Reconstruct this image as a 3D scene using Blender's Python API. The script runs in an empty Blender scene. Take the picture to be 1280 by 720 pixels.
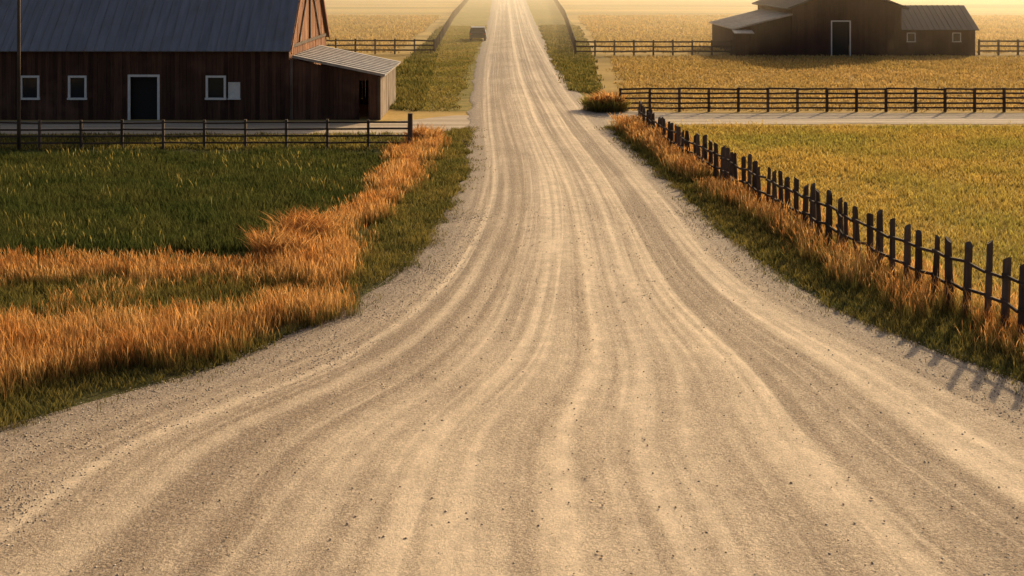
import bpy, math, numpy as np
from mathutils import Vector
rng=np.random.default_rng(7)
H=7.3; F=1400.0
def G(px,py):
    D=F*H/(py+40.0); return ((px-640.0)*D/F, D)
def GP(l): return np.array([G(*p) for p in l])
scene=bpy.context.scene
# ------------------------------------------------ noise
TAB=rng.random((256,256))
def vn(x,y,s,o=0):
    x=np.asarray(x)*s+o*17.3+1000; y=np.asarray(y)*s+o*31.7+1000
    xi=np.floor(x).astype(int); yi=np.floor(y).astype(int); fx=x-xi; fy=y-yi
    fx=fx*fx*(3-2*fx); fy=fy*fy*(3-2*fy)
    a=TAB[xi%256,yi%256]; b=TAB[(xi+1)%256,yi%256]; c=TAB[xi%256,(yi+1)%256]; d=TAB[(xi+1)%256,(yi+1)%256]
    return (a*(1-fx)+b*fx)*(1-fy)+(c*(1-fx)+d*fx)*fy
# ------------------------------------------------ node helpers
def newmat(n):
    m=bpy.data.materials.new(n); m.use_nodes=True; nt=m.node_tree; nt.nodes.clear(); return m,nt
class N:
    def __init__(s,nt): s.nt=nt
    def n(s,t,**k):
        nd=s.nt.nodes.new(t)
        for a,b in k.items(): setattr(nd,a,b)
        return nd
    def l(s,a,b): s.nt.links.new(a,b)
    def val(s,x,inp):
        if isinstance(x,bpy.types.NodeSocket): s.l(x,inp)
        else: inp.default_value=x
    def noise(s,vec,scale,detail=3,rough=.55,dist=0,dim='3D'):
        nd=s.n('ShaderNodeTexNoise'); nd.noise_dimensions=dim; s.l(vec,nd.inputs['Vector']); nd.inputs['Scale'].default_value=scale
        nd.inputs['Detail'].default_value=detail; nd.inputs['Roughness'].default_value=rough; nd.inputs['Distortion'].default_value=dist
        return nd.outputs['Fac']
    def math(s,op,a,b=0.0,clamp=False):
        nd=s.n('ShaderNodeMath',operation=op); nd.use_clamp=clamp; s.val(a,nd.inputs[0]); s.val(b,nd.inputs[1]); return nd.outputs[0]
    def mr(s,v,a,b,c=0.,d=1.,smooth=False):
        nd=s.n('ShaderNodeMapRange'); s.l(v,nd.inputs[0])
        if smooth: nd.interpolation_type='SMOOTHSTEP'
        for i,q in enumerate((a,b,c,d)): nd.inputs[i+1].default_value=q
        return nd.outputs[0]
    def mix(s,f,a,b,bt='MIX'):
        nd=s.n('ShaderNodeMix',data_type='RGBA',blend_type=bt); s.val(f,nd.inputs[0])
        for x,i in ((a,6),(b,7)):
            if isinstance(x,tuple): nd.inputs[i].default_value=(x[0],x[1],x[2],1)
            else: s.l(x,nd.inputs[i])
        return nd.outputs[2]
    def map(s,vec,sc=(1,1,1),loc=(0,0,0),rot=(0,0,0)):
        nd=s.n('ShaderNodeMapping'); s.l(vec,nd.inputs[0]); nd.inputs[1].default_value=loc; nd.inputs[2].default_value=rot; nd.inputs[3].default_value=sc
        return nd.outputs[0]
    def pos(s): return s.n('ShaderNodeNewGeometry').outputs['Position']
    def bump(s,h,st,dist):
        nd=s.n('ShaderNodeBump'); s.l(h,nd.inputs['Height']); nd.inputs['Strength'].default_value=st; nd.inputs['Distance'].default_value=dist; return nd.outputs[0]
    def bsdf(s,col,rough=.9,normal=None,spec=.2,metal=0):
        b=s.n('ShaderNodeBsdfPrincipled')
        s.val((*col,1) if isinstance(col,tuple) else col,b.inputs['Base Color']); s.val(rough,b.inputs['Roughness'])
        b.inputs['Specular IOR Level'].default_value=spec; b.inputs['Metallic'].default_value=metal
        if normal: s.l(normal,b.inputs['Normal'])
        o=s.n('ShaderNodeOutputMaterial'); s.l(b.outputs[0],o.inputs[0]); return b
def mat_field(name,c1,c2,c3,bs=.06,band=False):
    m,nt=newmat(name); g=N(nt); p=g.pos()
    big=g.noise(p,.09,3,dim='2D'); mid=g.noise(g.map(p,(1,1.6,1)),.9,4,.65,dim='2D'); fine=g.noise(p,9,3,.7,dim='2D')
    c=g.mix(g.mr(big,.35,.65),c1,c2); c=g.mix(g.mr(mid,.42,.68),c,c3)
    if band:
        bd=g.noise(g.map(p,(.006,.07,1)),1,4,.6,dim='2D'); c=g.mix(g.mr(bd,.42,.6,0,.8),c,tuple(q*.55 for q in c3))
    c=g.mix(g.mr(fine,.3,.75,.0,.5),c,(c1[0]*.5,c1[1]*.5,c1[2]*.5))
    g.bsdf(c,1,g.bump(g.noise(p,5,3,.7,dim='2D'),.8,bs),.05); return m
def mat_grass(name,base,tip,tip2,trans=.45,sc=.5):
    m,nt=newmat(name); g=N(nt); p=g.pos()
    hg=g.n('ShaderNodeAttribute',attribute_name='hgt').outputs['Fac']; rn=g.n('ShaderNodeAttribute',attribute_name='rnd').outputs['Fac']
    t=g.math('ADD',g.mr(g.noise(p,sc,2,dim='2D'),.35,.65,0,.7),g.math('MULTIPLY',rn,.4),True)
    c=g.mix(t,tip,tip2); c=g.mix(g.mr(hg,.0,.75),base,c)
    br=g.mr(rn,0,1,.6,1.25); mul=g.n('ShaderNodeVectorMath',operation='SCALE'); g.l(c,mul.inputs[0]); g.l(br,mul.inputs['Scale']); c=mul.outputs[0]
    d=g.n('ShaderNodeBsdfDiffuse'); tr=g.n('ShaderNodeBsdfTranslucent'); mx=g.n('ShaderNodeMixShader'); mx.inputs[0].default_value=trans
    g.l(c,d.inputs[0]); g.l(c,tr.inputs[0]); g.l(d.outputs[0],mx.inputs[1]); g.l(tr.outputs[0],mx.inputs[2])
    o=g.n('ShaderNodeOutputMaterial'); g.l(mx.outputs[0],o.inputs[0]); return m
def mat_wood(name,c1,c2,vert=True):
    m,nt=newmat(name); g=N(nt); p=g.pos()
    ri=g.n('ShaderNodeNewGeometry').outputs['Random Per Island']
    gr=g.noise(g.map(p,(14,14,.7) if vert else (1,1,14)),1,4,.7); bl=g.noise(p,.7,3)
    c=g.mix(ri,c1,c2); c=g.mix(g.mr(gr,.35,.75,0,.75),c,(c1[0]*.35,c1[1]*.35,c1[2]*.35)); c=g.mix(g.mr(bl,.5,.75,0,.5),c,(c2[0]*1.3,c2[1]*1.35,c2[2]*1.5))
    g.bsdf(c,.85,g.bump(gr,.5,.01),.2); return m
def mat_plain(name,col,rough=.6,metal=0,var=.3):
    m,nt=newmat(name); g=N(nt); p=g.pos(); n=g.noise(p,5,5,.7)
    c=g.mix(g.mr(n,.3,.7,0,var),col,tuple(x*.45 for x in col)); g.bsdf(c,rough,None,.4,metal); return m
# ------------------------------------------------ mesh builder
class MB:
    def __init__(s): s.v=[]; s.f=[]
    def hexa(s,p):
        o=len(s.v); s.v+= [tuple(q) for q in p]
        s.f+=[(o,o+3,o+2,o+1),(o+4,o+5,o+6,o+7),(o,o+1,o+5,o+4),(o+1,o+2,o+6,o+5),(o+2,o+3,o+7,o+6),(o+3,o,o+4,o+7)]
    def box(s,x0,x1,y0,y1,z0,z1): s.hexa([(x0,y0,z0),(x1,y0,z0),(x1,y1,z0),(x0,y1,z0),(x0,y0,z1),(x1,y0,z1),(x1,y1,z1),(x0,y1,z1)])
    def beam(s,a,b,w,h):
        a=Vector(a); b=Vector(b); d=(b-a).normalized(); up=Vector((0,0,1)) if abs(d.z)<.9 else Vector((1,0,0))
        r=d.cross(up).normalized()*w/2; u=r.cross(d).normalized()*h/2
        s.hexa([a-r-u,a+r-u,b+r-u,b-r-u,a-r+u,a+r+u,b+r+u,b-r+u])
    def cone(s,a,b,ra,rb,n=7,jit=0,cap=.0):
        a=Vector(a); b=Vector(b); o=len(s.v); d=(b-a).normalized(); up=Vector((0,0,1)) if abs(d.z)<.9 else Vector((1,0,0))
        r=d.cross(up).normalized(); u=r.cross(d); ph=rng.random()*6.28
        for q,R in ((a,ra),(b,rb)):
            for i in range(n):
                t=2*math.pi*i/n; k=R*(1+jit*(rng.random()-.5)); off=d*(cap*math.cos(t+ph)*R if q is b else 0)
                s.v.append(tuple(q+r*math.cos(t)*k+u*math.sin(t)*k+off))
        for i in range(n):
            j=(i+1)%n; s.f.append((o+i,o+j,o+n+j,o+n+i))
        s.f.append(tuple(o+n+i for i in range(n))); s.f.append(tuple(o+n-1-i for i in range(n)))
    def obj(s,name,mat,parent=None,smooth=False,bevel=0):
        me=bpy.data.meshes.new(name); me.from_pydata(s.v,[],s.f); me.update()
        ob=bpy.data.objects.new(name,me); scene.collection.objects.link(ob); me.materials.append(mat)
        if parent: ob.parent=parent
        if smooth:
            for p in me.polygons: p.use_smooth=True
        if bevel:
            b=ob.modifiers.new('b','BEVEL'); b.width=bevel; b.segments=2
        return ob
def empty(n):
    e=bpy.data.objects.new(n,None); scene.collection.objects.link(e); return e
def inpoly(P,x,y):
    c=np.zeros(len(x),bool); n=len(P)
    for i in range(n):
        x1,y1=P[i]; x2,y2=P[(i+1)%n]
        cond=((y1>y)!=(y2>y))
        xx=(x2-x1)*(y-y1)/((y2-y1) if y2!=y1 else 1e-9)+x1
        c^=cond&(x<xx)
    return c
def sample(P,dens,rag=.5,fn=None):
    lo=P.min(0); hi=P.max(0); A=(hi-lo).prod(); n=int(A*dens)
    x=lo[0]-rag+rng.random(n)*(hi[0]-lo[0]+2*rag); y=lo[1]-rag+rng.random(n)*(hi[1]-lo[1]+2*rag)
    dx=(vn(x,y,1.3,1)-.5)*2*rag+(vn(x,y,5,2)-.5)*rag; dy=(vn(x,y,1.3,3)-.5)*2*rag+(vn(x,y,5,4)-.5)*rag
    dx=dx+rng.normal(0,rag*.35,n); dy=dy+rng.normal(0,rag*.35,n)
    k=inpoly(P,x+dx,y+dy)&(np.abs(x)<y*.5+3)
    if fn is not None: k&=fn(x,y)
    return x[k],y[k]
def meshnp(name,V,loops,starts,totals,mat,attrs={}):
    me=bpy.data.meshes.new(name); me.vertices.add(len(V)); me.vertices.foreach_set('co',V.astype(np.float32).ravel())
    me.loops.add(len(loops)); me.loops.foreach_set('vertex_index',loops.astype(np.int32))
    me.polygons.add(len(starts)); me.polygons.foreach_set('loop_start',starts.astype(np.int32))
    me.update(calc_edges=True)
    for k,a in attrs.items():
        at=me.attributes.new(k,'FLOAT','POINT'); at.data.foreach_set('value',a.astype(np.float32))
    me.materials.append(mat); ob=bpy.data.objects.new(name,me); scene.collection.objects.link(ob); return ob
def grass(name,x,y,h0,h1,w,mat,bend=.35,wind=(-.08,-.04),head=False,clump=1.0,z0=0.0,amp=.9):
    n=len(x)
    if n==0: return
    cl=1-amp/2+amp*(vn(x,y,clump,5)*.6+vn(x,y,clump*3.3,6)*.4)
    h=(h0+(h1-h0)*rng.random(n))*cl
    a=rng.random(n)*6.283; b=rng.random(n)*6.283; bd=h*bend*(rng.random(n)+.2)
    W=w*np.maximum(1,y/24)*(.6+.8*rng.random(n))
    cx,cy=np.cos(a)*W/2,np.sin(a)*W/2
    tx=np.cos(b)*bd+wind[0]*h; ty=np.sin(b)*bd+wind[1]*h
    def row(k,wk,bk): 
        return (np.stack([x+tx*bk-cx*wk,y+ty*bk-cy*wk,z0+h*k],1),np.stack([x+tx*bk+cx*wk,y+ty*bk+cy*wk,z0+h*k],1))
    if head: rows=[(0,.5,0),(.55,.35,.3),(.8,1.5,.6)]
    else: rows=[(0,1,0),(.5,.8,.3)]
    vs=[]; hs=[]
    for k,wk,bk in rows:
        l,r=row(k,wk,bk); vs+=[l,r]; hs+=[k,k]
    vs.append(np.stack([x+tx,y+ty,z0+h*.98],1)); hs.append(1)
    nv=len(vs); V=np.stack(vs,1).reshape(-1,3); base=np.arange(n)*nv
    patt=[]; st=[]; c=0
    for i in range(len(rows)-1):
        patt+=[2*i,2*i+1,2*i+3,2*i+2]; st.append(c); c+=4
    i=2*(len(rows)-1); patt+=[i,i+1,i+2]; st.append(c); c+=3
    loops=(base[:,None]+np.array(patt)[None]).ravel(); starts=(np.arange(n)[:,None]*c+np.array(st)[None]).ravel()
    hg=np.tile(np.array(hs,float),n); rn=np.repeat(rng.random(n),nv)
    return meshnp(name,V,loops,starts,None,mat,{'hgt':hg,'rnd':rn})
def sheet(name,P,z,mat):
    me=bpy.data.meshes.new(name); me.from_pydata([(p[0],p[1],z) for p in P],[],[tuple(range(len(P)))]); me.update()
    if me.polygons[0].normal.z<0: me.flip_normals()
    me.materials.append(mat); ob=bpy.data.objects.new(name,me); scene.collection.objects.link(ob); return ob
# ------------------------------------------------ materials
M_gold=mat_field('dry_field',(.64,.42,.15),(.56,.37,.13),(.46,.32,.10),.04,True)
M_rf=mat_field('pasture',(.56,.37,.10),(.44,.33,.085),(.28,.26,.055))
M_soil=mat_field('grassy_soil',(.09,.085,.03),(.12,.10,.035),(.06,.07,.02))
M_vergef=mat_field('verge_green',(.30,.24,.08),(.40,.30,.10),(.19,.17,.05))
# ------------------------------------------------ ground
gb=MB(); gb.v=[(-1500,-200,0),(1500,-200,0),(1500,3000,0),(-1500,3000,0)]; gb.f=[(0,1,2,3)]; gb.obj('ground',M_gold)
L=[(-30,535),(150,500),(300,452),(400,408),(480,360),(540,300),(572,250),(584,200),(584,168),(590,110),(594,80),(604,50),(612,20),(615,0),(621,-20)]
R=[(1340,500),(1180,440),(1100,415),(1010,372),(950,330),(900,285),(850,237),(800,192),(768,165),(722,115),(700,80),(680,50),(665,20),(657,0),(649,-20)]
Lg=GP(L); Rg=GP(R)
Ld=np.r_[-60,8,Lg[:,1],1500]; Lx=np.r_[-20,-12.5,Lg[:,0],-14]
Rd=np.r_[-60,8,Rg[:,1],1500]; Rx=np.r_[20,14.5,Rg[:,0],6]
def smooth(D_,X_,d):
    d=np.asarray(d,float); s=0; t=0
    for o in np.linspace(-.17,.17,23):
        w=math.exp(-(o/.085)**2); s=s+w*np.interp(d+(np.abs(d)+2)*o,D_,X_); t+=w
    return s/t
eL=lambda d: smooth(Ld,Lx,d); eR=lambda d: smooth(Rd,Rx,d)
rows=np.r_[np.linspace(-50,8,12),8.5*np.exp(np.linspace(0,math.log(1400/8.5),420))]
NC=60
le0=eL(rows); re0=eR(rows)
le=le0+(vn(rows,rows*0,1.1,8)-.5)*.35; re=re0+(vn(rows,rows*0,1.1,9)-.5)*.35
us=np.linspace(-1,1,NC+1)
U,D=np.meshgrid(us,rows); X=le[:,None]+(re-le)[:,None]*(U+1)/2
UU=(X-le0[:,None])/(re0-le0)[:,None]*2-1
rut=-.025*(np.exp(-((U+.38)/.09)**2)+np.exp(-((U-.05)/.08)**2)+np.exp(-((U-.42)/.09)**2))
Z=.03+.10*(1-U**2)+rut+.012*vn(X,D,.5,11)-.02*(np.abs(U)>.99)
V=np.stack([X,D,Z],2).reshape(-1,3)
nr=len(rows); idx=np.arange(nr*(NC+1)).reshape(nr,NC+1)
q=np.stack([idx[:-1,:-1],idx[:-1,1:],idx[1:,1:],idx[1:,:-1]],2).reshape(-1,4)
# ---- road material
m,nt=newmat('gravel_road'); g=N(nt); p=g.pos()
u=g.n('ShaderNodeAttribute',attribute_name='ru').outputs['Fac']; v=g.n('ShaderNodeAttribute',attribute_name='rv').outputs['Fac']
comb=lambda a,b,c=0.: (lambda nd:(g.val(a,nd.inputs[0]),g.val(b,nd.inputs[1]),g.val(c,nd.inputs[2]),nd.outputs[0])[-1])(g.n('ShaderNodeCombineXYZ'))
def uvv(uu,fu,fv,seed): return comb(g.math('ADD',g.math('MULTIPLY',uu,fu),seed*7.7),g.math('ADD',g.math('MULTIPLY',v,fv),seed*3.1))
def streak(uu,fu,fv,seed,det): return g.noise(uvv(uu,fu,fv,seed),1,det,.55,dim='2D')
def shear(uu,k): return g.math('ADD',uu,g.math('MULTIPLY',v,k))
s1=streak(u,6,.004,1.,2); s2=streak(u,17,.006,9.,1); s3=streak(u,44,.008,3.,1)
s4=streak(shear(u,.004),10,.003,14.,0); l1=g.mr(g.math('ABSOLUTE',g.math('SUBTRACT',s4,.5)),.0,.05,1,0,True)
s5=streak(shear(u,-.005),9,.003,24.,0); l2=g.mr(g.math('ABSOLUTE',g.math('SUBTRACT',s5,.47)),.0,.06,1,0,True)
s7=streak(shear(u,.008),26,.006,44.,1)
pm1=g.noise(g.map(p,(.35,.09,1)),1,2,dim='2D'); pm2=g.noise(g.map(p,(.25,.07,1),(9,4,0)),1,2,dim='2D')
lines=g.math('ADD',g.math('MULTIPLY',g.mr(s7,.35,.65,-.5,.5),g.mr(pm2,.42,.6,0,.22)),g.math('ADD',g.math('MULTIPLY',l1,g.mr(pm1,.4,.6,0,.26)),g.math('MULTIPLY',l2,g.mr(pm1,.4,.6,.26,0))))
st=g.math('ADD',g.math('MULTIPLY',g.mr(s1,.3,.7,0,1,True),.5),g.math('ADD',g.math('MULTIPLY',g.mr(s2,.3,.7,0,1,True),.32),g.math('MULTIPLY',g.mr(s3,.3,.7),.18)))
st=g.math('ADD',st,lines)
patch=g.noise(g.map(p,(.45,.2,1)),1,5,.65,dim='2D'); st2=g.math('ADD',st,g.math('MULTIPLY',g.math('SUBTRACT',patch,.5),.8))
trk=g.mr(st2,.20,.98,0,1)
edge=g.mr(g.math('ADD',g.math('ABSOLUTE',u),g.math('MULTIPLY',g.math('SUBTRACT',patch,.5),.3)),.70,.94,0,1,True); trk=g.math('MULTIPLY',trk,g.mr(edge,0,1,1,.1))
c=g.mix(trk,(.37,.275,.185),(.78,.61,.42))
c=g.mix(g.math('MULTIPLY',edge,.6),c,(.33,.265,.20))
vo=g.n('ShaderNodeTexVoronoi'); vo.voronoi_dimensions='2D'; g.l(p,vo.inputs['Vector']); vo.inputs['Scale'].default_value=46
vo2=g.n('ShaderNodeTexVoronoi'); vo2.voronoi_dimensions='2D'; g.l(p,vo2.inputs['Vector']); vo2.inputs['Scale'].default_value=13
sep=g.n('ShaderNodeSeparateColor'); g.l(vo.outputs['Color'],sep.inputs[0]); sep2=g.n('ShaderNodeSeparateColor'); g.l(vo2.outputs['Color'],sep2.inputs[0])
peb=g.mr(sep.outputs[0],0,1,.5,1.4); amt=g.mr(trk,0,1,1,.3)
pmm=g.math('ADD',g.math('MULTIPLY',g.math('SUBTRACT',peb,1),amt),1)
big=g.math('MULTIPLY',g.math('GREATER_THAN',sep2.outputs[0],.84),g.math('LESS_THAN',vo2.outputs['Distance'],.3))
big=g.math('MULTIPLY',big,g.mr(trk,0,.8,1,.1))
sc=g.n('ShaderNodeVectorMath',operation='SCALE'); g.l(c,sc.inputs[0]); g.l(pmm,sc.inputs['Scale'])
c=g.mix(g.math('MULTIPLY',big,.45),sc.outputs[0],(.62,.52,.42))
mot=g.noise(p,2.5,5,.7,dim='2D')
c=g.mix(g.mr(mot,.38,.7,0,.38),c,(.28,.205,.14))
hh=g.math('MULTIPLY',g.noise(p,16,4,.8,dim='2D'),g.mr(trk,0,1,1.3,.55))
g.bsdf(c,.9,g.bump(hh,.7,.03),.25); M_road=m
road=meshnp('road',V,q.ravel(),np.arange(len(q))*4,None,M_road,{'ru':UU.ravel(),'rv':D.ravel()})
for pl in road.data.polygons: pl.use_smooth=True
# crossroad
m,nt=newmat('crossroad_gravel'); g=N(nt); p=g.pos()
s=g.noise(g.map(p,(.08,2.2,1)),1,4); mo=g.noise(p,6,5,.7)
c=g.mix(g.mr(s,.35,.65),(.38,.29,.20),(.62,.50,.36)); c=g.mix(g.mr(mo,.35,.7,0,.4),c,(.25,.19,.13)); g.bsdf(c,.95,g.bump(mo,.6,.03),.15); M_cr=m
def strip(name,xs,ya,yb,z,mat,wob=.25):
    mb=MB()
    for i,x in enumerate(xs):
        mb.v+= [(x,ya(x)+(float(vn(x,0,.7,1))-.5)*wob*2,z),(x,yb(x)+(float(vn(x,0,.7,2))-.5)*wob*2,z)]
        if i: o=2*i; mb.f.append((o-2,o,o+1,o-1))
    return mb.obj(name,mat)
strip('cross_road',np.linspace(-75,90,200),lambda x:(49.3 if x<0 else 52.3)-2.2*math.exp(-((abs(x-1)-4)/2.2)**2 if abs(x-1)>4 else 0),lambda x:(53.2 if x<0 else 56.2)+2.2*math.exp(-((abs(x-1)-3.5)/2)**2 if abs(x-1)>3.5 else 0),.016,M_cr)
# ------------------------------------------------ field sheets
crop=GP([(-160,196),(470,196),(500,215),(455,262),(405,312),(350,320),(-160,324)])
leftall=np.vstack([GP([(-300,192),(560,172)]),np.array([(float(eL(d))+.15,d) for d in np.linspace(46,13,14)]),[(-25,13)]])
sheet('left_soil',leftall,.004,M_soil)
fenceR=GP([(797,160),(830,185),(870,211),(912,237),(960,266),(1010,294),(1060,322),(1110,350),(1155,372),(1205,394),(1262,420),(1330,450),(1420,488)])
vergeR=np.vstack([[(float(eR(d))-.1,d) for d in np.linspace(13,51,20)],fenceR+[.5,0],[(15,13)]])
sheet('right_verge_soil',np.vstack([[(float(eR(d))-.3,d) for d in np.linspace(15,51.5,20)],fenceR+[.5,0]]),.008,M_soil)
pasture=np.vstack([fenceR,[(16,14),(60,14),(80,51.8),(6,51.8)]])
sheet('pasture_field',pasture,.004,M_rf)
sheet('far_verge',np.array([(float(eL(57))+.1,57),(-5.5,57),(-8.2,60),(-8.2,92),(-9,150),(-12,400)]+[(float(eL(d))+.2,d) for d in (400,255,160,111,80)]),.004,M_vergef)
sheet('far_verge.001',np.array([(float(eR(64))-.2,64),(4.7,64),(6.5,92),(8,150),(11,400)]+[(float(eR(d))-.2,d) for d in (400,255,160,111,80)]),.004,M_vergef)
sheet('yard_grass',np.array([(-60,44.5),(-4,44.5),(-3.2,49),(-60,49)]),.006,M_soil)
# ------------------------------------------------ grasses
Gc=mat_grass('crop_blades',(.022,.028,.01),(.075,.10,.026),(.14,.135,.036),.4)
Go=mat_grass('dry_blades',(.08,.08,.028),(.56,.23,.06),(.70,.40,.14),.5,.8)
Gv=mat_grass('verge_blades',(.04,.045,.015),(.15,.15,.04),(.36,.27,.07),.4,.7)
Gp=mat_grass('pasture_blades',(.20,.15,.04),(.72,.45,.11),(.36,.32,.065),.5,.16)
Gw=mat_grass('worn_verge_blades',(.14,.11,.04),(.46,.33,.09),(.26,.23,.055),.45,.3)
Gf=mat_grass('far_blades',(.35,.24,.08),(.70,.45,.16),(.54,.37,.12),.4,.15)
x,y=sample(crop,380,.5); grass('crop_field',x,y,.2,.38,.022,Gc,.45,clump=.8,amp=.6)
x,y=sample(crop,9,.5,lambda x,y:vn(x,y,.5,41)>.5); grass('crop_seed_heads',x,y,.35,.55,.012,Gw,.3,head=True)
stripA=GP([(535,172),(550,186),(532,208),(508,238),(476,272),(452,300),(438,330),(430,366),(415,376),(385,356),(362,335),(378,310),(416,280),(461,247),(487,217),(502,194)])
stripB=GP([(-160,330),(150,332),(330,335),(400,330),(430,350),(400,358),(250,352),(-160,357)])
blockC=GP([(-160,424),(120,418),(300,402),(400,384),(425,378),(405,400),(330,426),(230,448),(120,470),(-160,520)])
for i,(P,de,h0,h1) in enumerate(((stripA,1200,.3,.62),(stripB,1100,.28,.5),(blockC,1150,.32,.68))):
    x,y=sample(P,de,.5); k=rng.random(len(x))<.5
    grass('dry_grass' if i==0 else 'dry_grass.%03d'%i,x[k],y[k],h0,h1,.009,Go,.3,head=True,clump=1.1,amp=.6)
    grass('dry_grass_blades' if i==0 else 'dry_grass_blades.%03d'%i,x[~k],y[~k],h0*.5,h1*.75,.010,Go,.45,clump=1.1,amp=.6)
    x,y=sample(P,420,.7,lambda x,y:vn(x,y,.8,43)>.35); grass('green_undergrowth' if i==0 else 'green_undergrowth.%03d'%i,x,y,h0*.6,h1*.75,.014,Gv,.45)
mz=np.vstack([GP([(-160,350),(430,350),(440,380),(300,440),(-160,530)])])
x,y=sample(mz,90,.4,lambda x,y:vn(x,y,.6,21)>.4); grass('dry_stems',x,y,.3,.55,.009,Go,.35,head=True)
gapG=GP([(-160,352),(400,352),(400,378),(280,402),(-160,426)])
x,y=sample(gapG,600,.3); grass('meadow_grass',x,y,.12,.28,.018,Gv,.5)
notA=lambda x,y: ~(inpoly(stripA,x,y)|inpoly(blockC,x,y)|inpoly(crop,x,y))
vergeL=np.vstack([[(float(eL(d))-.02,d) for d in np.linspace(13.5,51,24)],GP([(545,168),(500,225),(440,290),(400,330),(430,368),(400,395),(300,428),(200,448),(80,472),(-160,510)])])
x,y=sample(vergeL,560,.3,notA); grass('verge_grass',x,y,.07,.2,.016,Gv,.6,clump=1.3)
x,y=sample(vergeR,560,.3); grass('verge_grass.001',x,y,.08,.22,.016,Gv,.6,clump=1.3)
n=9000; d=13+38*rng.random(n); sd_=rng.random(n)<.5; off=np.abs(rng.normal(0,.45,n)); xs=np.where(sd_,eL(d)+off,eR(d)-off); k=(vn(xs,d,1.5,33)>.55)
grass('weeds',xs[k],d[k],.04,.14,.014,Gv,.8,z0=.02)
fs=np.vstack([fenceR+[-1.0,-.1],(fenceR+[.8,.1])[::-1]])
x,y=sample(fs,600,.4,lambda x,y:vn(x,y,.9,13)>.28); k=rng.random(len(x))<.5
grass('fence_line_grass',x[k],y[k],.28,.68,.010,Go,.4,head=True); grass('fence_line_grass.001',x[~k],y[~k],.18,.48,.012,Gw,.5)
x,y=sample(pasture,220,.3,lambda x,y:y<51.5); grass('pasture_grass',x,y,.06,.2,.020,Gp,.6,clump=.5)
x,y=sample(pasture,14,.3,lambda x,y:(y<51.5)&(vn(x,y,.35,47)>.5)); grass('pasture_stems',x,y,.18,.38,.012,Gp,.5,head=True)
x,y=sample(np.array([(6,57.2),(45,57.2),(62,92),(8,92)]),40,.4); grass('far_pasture_grass',x,y,.1,.24,.028,Gf,.6,clump=.3)
x,y=sample(np.array([(8,96),(90,96),(110,170),(10,170)]),9,.4); grass('distant_grass',x,y,.2,.35,.03,Gf,.6,clump=.15)
x,y=sample(np.array([(-10,96),(-60,96),(-80,170),(-11,170)]),9,.4); grass('distant_grass.001',x,y,.2,.35,.03,Gf,.6,clump=.15)
x,y=sample(np.array([(-2.9,57),(-5.5,57),(-8.2,60),(-8.2,92),(-8.5,140),(-3.2,140),(-3.1,80)]),80,.3); k=x>-1.9-(y*.046)
grass('far_verge_grass',x[k],y[k],.06,.16,.025,Gw,.6,clump=.5); grass('far_ditch_grass',x[~k],y[~k],.12,.35,.025,Gv,.6,clump=.5)
x,y=sample(np.array([(3.4,66),(5,64),(6.6,92),(8,140),(3.6,140),(3.2,90)]),90,.3); grass('far_verge_grass.001',x,y,.12,.3,.025,Gv,.6,clump=.5)
x,y=sample(np.array([(-40,44.8),(-4,44.8),(-3.6,48.8),(-40,48.8)]),200,.3); grass('yard_blades',x,y,.08,.22,.022,Gv,.6)
def bush(name,cx,cy,r,h,n,mat):
    a=rng.random(n)*6.283; rr=r*np.sqrt(rng.random(n)); x=cx+np.cos(a)*rr*1.4; y=cy+np.sin(a)*rr
    grass(name,x,y,h*.5,h,.012,mat,.8,wind=(0,0),head=True,clump=2.5)
bx,by=G(757,139); bush('dry_bush',bx,by,.85,.75,1600,Gw); bush('dry_bush.001',bx+.1,by,.6,.95,1300,Go)
for i,(a,b) in enumerate(((385,305),(350,325),(530,180))):
    bx,by=G(a,b); bush('dry_shrub' if i==0 else 'dry_shrub.%03d'%i,bx,by,.5,.85 if i<2 else .75,1000,Go)
# ------------------------------------------------ loose gravel
def pebbles(name,x,y,z,r,mat):
    n=len(x)
    base=np.array([(1,0,0),(-1,0,0),(0,1,0),(0,-1,0),(0,0,1),(0,0,-1)],float)
    V=base[None]*(r[:,None,None])*(.6+.7*rng.random((n,6,1))); V[:,:,2]*=.65
    a=rng.random(n)*6.28; ca,sa=np.cos(a)[:,None],np.sin(a)[:,None]
    xx=V[:,:,0]*ca-V[:,:,1]*sa; yy=V[:,:,0]*sa+V[:,:,1]*ca
    V=np.stack([xx+x[:,None],yy+y[:,None],V[:,:,2]+(z+r*.3)[:,None]],2)
    f=np.array([(0,2,4),(2,1,4),(1,3,4),(3,0,4),(2,0,5),(1,2,5),(3,1,5),(0,3,5)])
    loops=(np.arange(n)[:,None,None]*6+f[None]).ravel()
    return meshnp(name,V.reshape(-1,3),loops,np.arange(n*8)*3,None,mat)
m,nt=newmat('stones'); g=N(nt); ri=g.n('ShaderNodeNewGeometry').outputs['Random Per Island']
g.bsdf(g.mix(ri,(.32,.25,.18),(.68,.56,.44)),.9,None,.2); M_st=m
n=42000; d=12+22*rng.random(n)**1.6; side=rng.random(n)
uu=np.where(side<.6,-1+.34*rng.random(n)**1.3,np.where(side<.86,1-.25*rng.random(n)**1.5,rng.uniform(-1,1,n)))
xx=eL(d)+(eR(d)-eL(d))*(uu+1)/2+rng.normal(0,.1,n); zz=.03+.10*(1-uu**2)
k=np.abs(xx)<d*.5+1
pebbles('loose_gravel',xx[k],d[k],zz[k],(.007+.017*rng.random(n)**3)[k],M_st)
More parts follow.
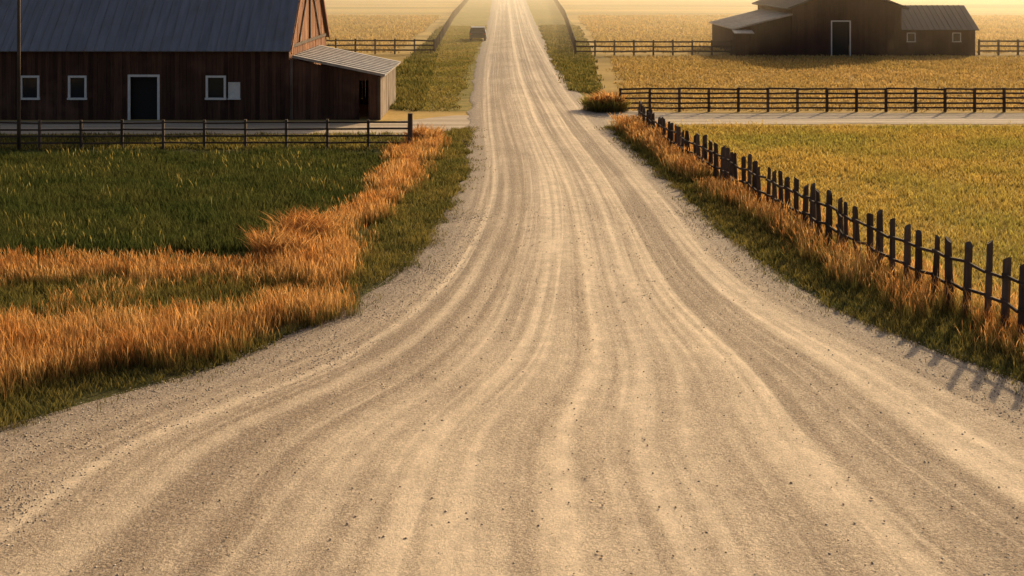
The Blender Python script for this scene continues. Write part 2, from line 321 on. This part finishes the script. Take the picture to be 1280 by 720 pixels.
# ------------------------------------------------ fences
M_post=mat_wood('weathered_post',(.065,.043,.03),(.17,.12,.085)); M_rail=mat_wood('fence_wood',(.055,.036,.024),(.12,.08,.055),False)
def resample(P,sp):
    P=np.array(P,float); seg=np.hypot(*np.diff(P,axis=0).T); c=np.r_[0,np.cumsum(seg)]; n=max(1,int(round(c[-1]/sp))); t=np.linspace(0,c[-1],n+1)
    return np.stack([np.interp(t,c,P[:,0]),np.interp(t,c,P[:,1])],1)
def fence(name,P,sp,h,rails,pw=.11,rw=.03,rh=.1,jit=.0,rustic=False):
    e=empty(name); Q=resample(P,sp); a=MB(); b=MB(); tops=[]
    for qi,(x,y) in enumerate(Q):
        hk=1.0
        if rustic:
            hk=float(np.interp(y,[22,48],[1.0,.74])); x+=rng.normal(0,.025); y+=rng.normal(0,.05)
        lx,ly=rng.normal(0,jit,2); hh=h*hk*(1+rng.normal(0,jit*.9))
        if rustic: a.cone((x,y,-.2),(x+lx,y+ly,hh),pw*.6*rng.uniform(.75,1.2),pw*.45*rng.uniform(.75,1.2),8,.4,.8)
        else: a.box(x-pw/2,x+pw/2,y-pw/2,y+pw/2,-.2,hh)
        tops.append((x,y,lx,ly,hk))
    for (x0,y0,a0,b0,k0),(x1,y1,a1,b1,k1) in zip(tops[:-1],tops[1:]):
        dx,dy=x1-x0,y1-y0; l=math.hypot(dx,dy); nx,ny=dy/l*(pw/2+rw/2+.003),-dx/l*(pw/2+rw/2+.003)
        if ny>0: nx,ny=-nx,-ny
        for r in rails:
            j=rng.normal(0,.008+jit*.5,2); k=r/h
            b.beam((x0+nx+a0*k,y0+ny+b0*k,r*k0+j[0]),(x1+nx+a1*k,y1+ny+b1*k,r*k1+j[1]),rw,rh)
    a.obj(name+'_posts',M_post,e); b.obj(name+'_rails',M_rail,e)
fence('rustic_fence',fenceR,.54,1.5,[.62,1.14],.15,.035,.06,.05,True)
fence('rail_fence',[(-42,44.6),(-4.15,45.2)],1.65,1.2,[.28,.55,.82,1.08],.1,.03,.07,.01)
fence('rail_fence.001',[(5.5,56.9),(70,56.9)],1.5,1.22,[.2,.45,.7,.95,1.17],.12,.03,.09,.012)
fence('rail_fence.002',[(5.3,93.5),(18.3,93.5)],1.6,1.3,[.35,.75,1.15],.14,.04,.13,.01)
fence('rail_fence.003',[(39.2,94),(80,94)],1.6,1.3,[.35,.75,1.15],.14,.04,.13,.01)
fence('rail_fence.004',[(-40,95),(-6.6,95)],1.7,1.3,[.35,.75,1.15],.14,.04,.13,.01)
fence('rail_fence.005',[(5.3,94.5),(7.5,160),(11,330)],2.4,1.25,[.4,.8,1.15],.13,.04,.1,.01)
fence('rail_fence.006',[(-6.6,96),(-8.4,160),(-11,330)],2.4,1.1,[.4,.95],.13,.04,.08,.01)
mb=MB(); mb.cone((-4.1,45.1,-.2),(-4.1,45.1,1.45),.11,.1,10,.1); mb.obj('gate_post',M_post)
# utility pole
e=empty('utility_pole'); X0,Y0=G(18,190); mb=MB(); mb.cone((X0,Y0+.4,-.3),(X0,Y0+.4,10),.075,.055,12); mb.obj('pole',M_post,e,True)
mb=MB(); mb.box(X0-.9,X0+.9,Y0+.26,Y0+.34,9.2,9.32); mb.obj('crossarm',M_post,e)
mb=MB()
for s in (-.75,-.3,.3,.75): mb.cone((X0+s,Y0+.3,9.32),(X0+s,Y0+.3,9.47),.035,.045,8)
mb.obj('insulators',mat_plain('ceramic',(.3,.3,.3)),e)
# ------------------------------------------------ barns
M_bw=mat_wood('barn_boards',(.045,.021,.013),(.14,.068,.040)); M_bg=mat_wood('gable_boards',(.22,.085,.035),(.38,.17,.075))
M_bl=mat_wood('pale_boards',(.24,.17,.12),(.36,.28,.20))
M_rr=mat_wood('red_barn_boards',(.06,.023,.014),(.10,.042,.027))
M_trim=mat_plain('white_paint',(.8,.78,.72),.6,0,.35); M_dark=mat_plain('doorway_dark',(.015,.012,.010),.8)
m,nt=newmat('glass'); g=N(nt); g.bsdf((.02,.023,.028),.08,None,.5); M_glass=m
def mat_roof(name,c,al='x'):
    m,nt=newmat(name); g=N(nt); p=g.pos(); ri=g.n('ShaderNodeNewGeometry').outputs['Random Per Island']
    s=g.noise(g.map(p,(6,.6,.6) if al=='x' else (.6,6,.6)),1,4,.6); bl=g.noise(p,.8,4,.6)
    cc=g.mix(g.mr(ri,0,1,0,.6),c,tuple(q*.7 for q in c)); cc=g.mix(g.mr(s,.35,.7,0,.6),cc,tuple(q*1.5 for q in c)); cc=g.mix(g.mr(bl,.5,.75,0,.4),cc,(c[0]*.8,c[1]*.6,c[2]*.45))
    g.bsdf(cc,.55,g.bump(s,.3,.01),.4,.0); return m
M_rf1=mat_roof('metal_roof',(.18,.185,.205)); M_rf2=mat_roof('shed_roof',(.36,.32,.28)); M_rf3=mat_roof('dark_roof',(.05,.043,.045))
def wall(mb,axis,p,a0,a1,ztop,openings=[],bw=.2,th=.04,out=-1,z0=-.1):
    a=a0
    while a<a1-.01:
        w=min(bw*rng.uniform(.85,1.15),a1-a)
        for o in openings:
            for e_ in (o[0],o[1]):
                if a+.02<e_<a+w: w=e_-a
        c=a+w/2; zt=(ztop(a),ztop(a+w)) if callable(ztop) else (ztop,ztop)
        segs=[(z0,None)]
        for o in openings:
            if o[0]-.001<=c<=o[1]+.001:
                n=[]
                for (s0,s1) in segs:
                    e1=s1
                    if o[2]>s0: n.append((s0,o[2]))
                    n.append((o[3],e1))
                segs=n
        j=out*rng.random()*.02
        for s0,s1 in segs:
            A,B=(zt if s1 is None else (s1,s1)); q0,q1=a+.003,a+w-.003; f0,f1=p+j,p+j-out*th
            if axis=='x': mb.hexa([(q0,f0,s0),(q1,f0,s0),(q1,f1,s0),(q0,f1,s0),(q0,f0,A),(q1,f0,B),(q1,f1,B),(q0,f1,A)])
            else: mb.hexa([(f0,q0,s0),(f0,q1,s0),(f1,q1,s0),(f1,q0,s0),(f0,q0,A),(f0,q1,B),(f1,q1,B),(f1,q0,A)])
        a+=w
def frame(e,x0,x1,z0,z1,y,t=.1,door=False,mull=False,glass=True):
    mb=MB(); yo,yi=y-.06,y+.05
    mb.box(x0-t,x0,yo,yi,z0,z1); mb.box(x1,x1+t,yo,yi,z0,z1); mb.box(x0-t,x1+t,yo-.004,yi,z1,z1+t)
    if not door:
        mb.box(x0-t-.03,x1+t+.03,yo-.03,yi,z0-t,z0)
        if mull: xm=(x0+x1)/2; mb.box(xm-.015,xm+.015,y-.01,y+.03,z0,z1)
    mb.obj('door_frame' if door else 'window_frame',M_trim,e)
    if glass:
        mb=MB(); mb.box(x0,x1,y+.035,y+.05,z0,z1); mb.obj('dark_doorway_panel' if door else 'window_pane',M_dark if door else M_glass,e)
def slab(e,name,A,B,C,Dd,th,mat,ribs=0,rib=None):
    A,B,C,Dd=map(Vector,(A,B,C,Dd)); n=(B-A).cross(Dd-A).normalized()
    if n.z<0: n=-n
    mb=MB(); k=max(1,ribs)
    for i in range(k):
        t0,t1=i/k,(i+1)/k; a,b=A.lerp(B,t0),A.lerp(B,t1); d,c=Dd.lerp(C,t0),Dd.lerp(C,t1)
        mb.hexa([a,b,c,d,a+n*th,b+n*th,c+n*th,d+n*th])
        if ribs: mb.beam(a+n*(th+.018),d+n*(th+.018),.035,.036)
    return mb.obj(name,mat,e)
e=empty('barn'); xr=-10.72; xl=-30.; y0=53.8; y1=64.6; ze=3.4; zr=9.2; ym=(y0+y1)/2
S=F/y0; wx=lambda px:(px-640)/S; wz=lambda py:H-(py+40)/S
ops=[]; wins=[(-38,-18),(28,47),(88,106),(260,280)]
for a,b in wins: ops.append((wx(a),wx(b),wz(122),wz(97)))
ops.append((wx(287),wx(299),wz(123),wz(104))); dr=(wx(163),wx(197),-.1,wz(96)); ops.append(dr)
mb=MB(); wall(mb,'x',y0,xl,xr,ze+.1,ops); mb.obj('front_wall',M_bw,e)
mb=MB(); wall(mb,'x',y1,xl,xr,ze+.1,[],out=1); mb.obj('back_wall',M_bw,e)
gz=lambda y: ze+.12+(zr-ze)*(1-abs(y-ym)/(ym-y0))
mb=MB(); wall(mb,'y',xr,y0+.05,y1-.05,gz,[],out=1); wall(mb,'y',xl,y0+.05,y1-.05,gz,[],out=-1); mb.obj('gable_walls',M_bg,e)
mb=MB(); mb.box(xl+.1,xr-.1,y0+.25,y1-.2,-.05,.03); mb.obj('barn_floor',M_dark,e)
for o in ops[:4]: frame(e,*o,y0,.1)
o=ops[4]; frame(e,*o,y0,.05,mull=False)
mb=MB(); mb.box(o[0]+.003,o[1]-.003,y0-.02,y0+.03,o[2]+.003,o[3]-.003); mb.obj('shutter',M_trim,e)
frame(e,dr[0],dr[1],0,dr[3],y0,.11,True,glass=False)
mb=MB(); mb.box(dr[0],dr[1],y0+.22,y0+.26,0,dr[3]); mb.obj('dark_doorway_panel',M_dark,e)  # near-black sheet painted as the shaded interior of the open doorway
mb=MB()
for ya_,za_,yb_,zb_ in ((y0+.6,3.5,y1-.6,3.5),(ym,3.6,ym,8.6),(y0+2.4,3.6,ym-.1,6.8),(y1-2.4,3.6,ym+.1,6.8)): mb.beam((xr+.06,ya_,za_),(xr+.06,yb_,zb_),.14,.06) if ya_==yb_ else mb.beam((xr+.065,ya_,za_),(xr+.065,yb_,zb_),.05,.14)
mb.obj('gable_braces',M_post,e)
sl=(zr-ze)/(ym-y0); ov=.25
slab(e,'roof_front',(xl-.3,y0-ov,ze+.16-ov*sl),(xr+.12,y0-ov,ze+.16-ov*sl),(xr+.12,ym,zr+.16),(xl-.3,ym,zr+.16),.06,M_rf1,44)
slab(e,'roof_back',(xl-.3,y1+ov,ze+.16-ov*sl),(xr+.12,y1+ov,ze+.16-ov*sl),(xr+.12,ym,zr+.16),(xl-.3,ym,zr+.16),.06,M_rf1,44)
mb=MB(); mb.box(xl-.3,xr+.14,ym-.15,ym+.15,zr+.17,zr+.27); mb.obj('ridge_cap',M_rf1,e)
mb=MB()
mb.beam((xr+.17,y0-ov,ze+.1-ov*sl),(xr+.17,ym,zr+.1),.05,.2); mb.beam((xr+.17,y1+ov,ze+.1-ov*sl),(xr+.17,ym,zr+.1),.05,.2)
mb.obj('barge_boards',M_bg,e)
xa=-6.34; ya=61.0; zh=2.95; zl=2.12
mb=MB(); lt=lambda x: zh+(zl-zh)*(x-xr)/(xa-xr)-.02
wall(mb,'x',y0+.05,xr+.05,xa,lt,[(-7.35,-6.9,-.1,1.9)],bw=.2); mb.obj('shed_front_wall',M_bw,e)
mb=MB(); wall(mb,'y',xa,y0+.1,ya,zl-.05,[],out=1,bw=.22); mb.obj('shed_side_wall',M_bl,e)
mb=MB(); wall(mb,'x',ya,xr+.3,xa,lt,[],out=1); mb.obj('shed_back_wall',M_bw,e)
slab(e,'shed_roof',(xa+.25,y0-.25,zl-.02),(xa+.25,ya+.2,zl-.02),(xr+.19,ya+.2,zh+.06),(xr+.19,y0-.25,zh+.06),.09,M_rf2,10)
mb=MB(); mb.box(xa-.12,xa+.03,y0-.03,y0+.045,-.05,zl-.06); mb.box(xr+.05,xr+.2,y0-.03,y0+.045,-.05,zh-.06); mb.obj('corner_posts',M_post,e)
# --- right barn
e=empty('barn.001'); y0=93.; S=F/y0; y1=106.
xm0,xm1=wx(990),wx(1127); ze,zp=4.0,5.75; xc=(xm0+xm1)/2
top=lambda x: ze+(zp-ze)*(1-abs(x-xc)/(xc-xm0))
d0=(wx(1040),wx(1062),-.1,wz(27))
mb=MB(); wall(mb,'x',y0,xm0,xc,top,[d0],bw=.25); wall(mb,'x',y0,xc,xm1,top,[d0],bw=.25); wall(mb,'x',y1,xm0,xc,top,[],.25,out=1); wall(mb,'x',y1,xc,xm1,top,[],.25,out=1)
wall(mb,'y',xm0,y0+.05,y1-.05,ze,[],.25,out=-1); wall(mb,'y',xm1,y0+.05,y1-.05,ze,[],.25,out=1); mb.obj('main_walls',M_rr,e)
frame(e,d0[0],d0[1],0,d0[3],y0,.09,True,glass=False); mb=MB(); mb.box(d0[0],d0[1],y0+.3,y0+.35,0,d0[3]); mb.obj('dark_doorway_panel',M_dark,e)
sl=(zp-ze)/(xc-xm0)
for nm,xe,sg in (('roof_slope',xm0,-1),('roof_slope_b',xm1,1)):
    slab(e,nm,(xe+sg*.45,y0-.4,ze+.04-.45*sl),(xe+sg*.45,y1+.4,ze+.04-.45*sl),(xc,y1+.4,zp+.04),(xc,y0-.4,zp+.04),.12,M_rf3,26)
mb=MB(); mb.box(xc-1.6,xc+1.2,98,100.6,5.2,6.5); mb.obj('cupola',M_rr,e)
xs0=wx(920); zt,zb=3.35,2.2; lt=lambda x: zb+(zt-zb)*(x-xs0)/(xm0-xs0)-.02
mb=MB(); wall(mb,'x',y0+.1,xs0,xm0-.03,lt,[],.25); wall(mb,'y',xs0,y0+.15,y1-2,zb,[],.25,out=-1); wall(mb,'x',y1-2,xs0,xm0-.03,lt,[],.25,out=1); mb.obj('lean_to_walls',M_rr,e)
slab(e,'lean_to_roof',(xs0-.3,y0-.4,zb-.02),(xs0-.3,y1-1.8,zb-.02),(xm0-.05,y1-1.8,zt+.05),(xm0-.05,y0-.4,zt+.05),.1,M_rf2,20)
mb=MB(); wall(mb,'x',y0-1.2,xs0-.2,xs0+1.0,1.9,[],.25); wall(mb,'y',xs0+1.0,y0-1.15,y0+.05,1.9,[],.25,out=1); wall(mb,'y',xs0-.2,y0-1.15,y0+.05,1.9,[],.25,out=-1); mb.obj('porch_walls',M_rr,e)
slab(e,'porch_roof',(xs0-.4,y0-1.45,1.92),(xs0+1.2,y0-1.45,1.92),(xs0+1.2,y0-.43,2.1),(xs0-.4,y0-.43,2.1),.08,M_rf2,3)
xw=wx(1221); yw1=y0+6; zew,zrw=2.15,3.9
o1=(wx(1136),wx(1145),wz(52),wz(42)); o2=(wx(1193),wx(1202),wz(52),wz(42))
mb=MB(); wall(mb,'x',y0+.3,xm1+.03,xw,zew+.1,[o1,o2],.25); wall(mb,'x',yw1,xm1+.03,xw,zew+.1,[],.25,out=1)
ymw=(y0+.3+yw1)/2; wall(mb,'y',xw,y0+.35,yw1-.05,lambda y: zew+(zrw-zew)*(1-abs(y-ymw)/(ymw-y0-.3)),[],.25,out=1); mb.obj('wing_walls',M_rr,e)
for o in (o1,o2): frame(e,*o,y0+.3,.06)
sw=(zrw-zew)/(ymw-y0-.3)
slab(e,'wing_roof',(xm1+.05,y0,zew+.14-.3*sw),(xw+.2,y0,zew+.14-.3*sw),(xw+.2,ymw,zrw+.14),(xm1+.05,ymw,zrw+.14),.07,M_rf3,14)
slab(e,'wing_roof_back',(xm1+.05,yw1+.3,zew+.14-.3*sw),(xw+.2,yw1+.3,zew+.14-.3*sw),(xw+.2,ymw,zrw+.14),(xm1+.05,ymw,zrw+.14),.07,M_rf3,14)
# ------------------------------------------------ parked car (rear view)
e=empty('parked_car'); cx,cy=G(597,52); M_car=mat_plain('car_paint',(.03,.035,.045),.3)
prof=[(0,.35),(0,.85),(.12,.95),(.45,1.38),(1.9,1.42),(2.6,1.0),(3.6,.88),(3.85,.6),(3.85,.35)]
mb=MB(); w=.82; nP=len(prof)
for sx in (-1,1):
    for (yy,z) in prof: mb.v.append((cx+sx*(w if z<1.0 else w-.14),cy+yy,z))
mb.f.append(tuple(range(nP))); mb.f.append(tuple(2*nP-1-i for i in range(nP)))
for i in range(nP): j=(i+1)%nP; mb.f.append((i,j,nP+j,nP+i))
mb.obj('body',M_car,e,bevel=.05)
mb=MB(); mb.hexa([(cx-.58,cy+.13,1.0),(cx+.58,cy+.13,1.0),(cx+.58,cy+.2,1.0),(cx-.58,cy+.2,1.0),(cx-.52,cy+.36,1.32),(cx+.52,cy+.36,1.32),(cx+.52,cy+.42,1.32),(cx-.52,cy+.42,1.32)]); mb.obj('rear_window',M_glass,e)
mb=MB()
for sx in (-.72,.72):
    for yy in (.7,3.1): mb.cone((cx+sx-.1,cy+yy,.3),(cx+sx+.1,cy+yy,.3),.3,.3,18)
mb.obj('wheels',mat_plain('rubber',(.02,.02,.02),.8),e)
mb=MB(); mb.box(cx-.76,cx-.56,cy-.04,cy+.02,.68,.82); mb.box(cx+.56,cx+.76,cy-.04,cy+.02,.68,.82); mb.obj('tail_lights',mat_plain('red_lens',(.3,.02,.02),.3),e)
# ------------------------------------------------ light
el,az=math.radians(21),math.radians(32)
s=Vector((math.sin(az)*math.cos(el),math.cos(az)*math.cos(el),math.sin(el)))
sd=bpy.data.lights.new('sun','SUN'); sd.energy=5; sd.angle=math.radians(.8); sd.color=(1,.76,.44)
so=bpy.data.objects.new('sun',sd); scene.collection.objects.link(so); so.rotation_euler=s.to_track_quat('Z','Y').to_euler()
w=bpy.data.worlds.new('World'); scene.world=w; w.use_nodes=True; nt=w.node_tree; bg=nt.nodes['Background']
sk=nt.nodes.new('ShaderNodeTexSky'); sk.sky_type='NISHITA'; sk.sun_disc=False; sk.sun_elevation=el; sk.sun_rotation=az; sk.dust_density=7; sk.ozone_density=.3; sk.air_density=.8
nt.links.new(sk.outputs[0],bg.inputs[0]); bg.inputs[1].default_value=.115
# haze layer over the far fields
mb=MB(); mb.box(-350,350,84,900,-1,12); m,nt=newmat('haze_volume'); g=N(nt)
vs=g.n('ShaderNodeVolumeScatter'); vs.inputs['Density'].default_value=.0036; vs.inputs['Anisotropy'].default_value=.5; vs.inputs['Color'].default_value=(1,.80,.54,1)
o=g.n('ShaderNodeOutputMaterial'); g.l(vs.outputs[0],o.inputs['Volume']); mb.obj('haze',m)
# ------------------------------------------------ camera
cd=bpy.data.cameras.new('camera'); cam=bpy.data.objects.new('camera',cd); scene.collection.objects.link(cam)
cam.location=(0,0,H); cam.rotation_euler=(math.radians(90),0,0); cd.sensor_width=36; cd.lens=F/1280*36; cd.shift_y=-400/1280; cd.clip_end=6000; cd.clip_start=.5
scene.camera=cam
scene.view_settings.view_transform='Standard'; scene.view_settings.look='None'; scene.view_settings.exposure=0
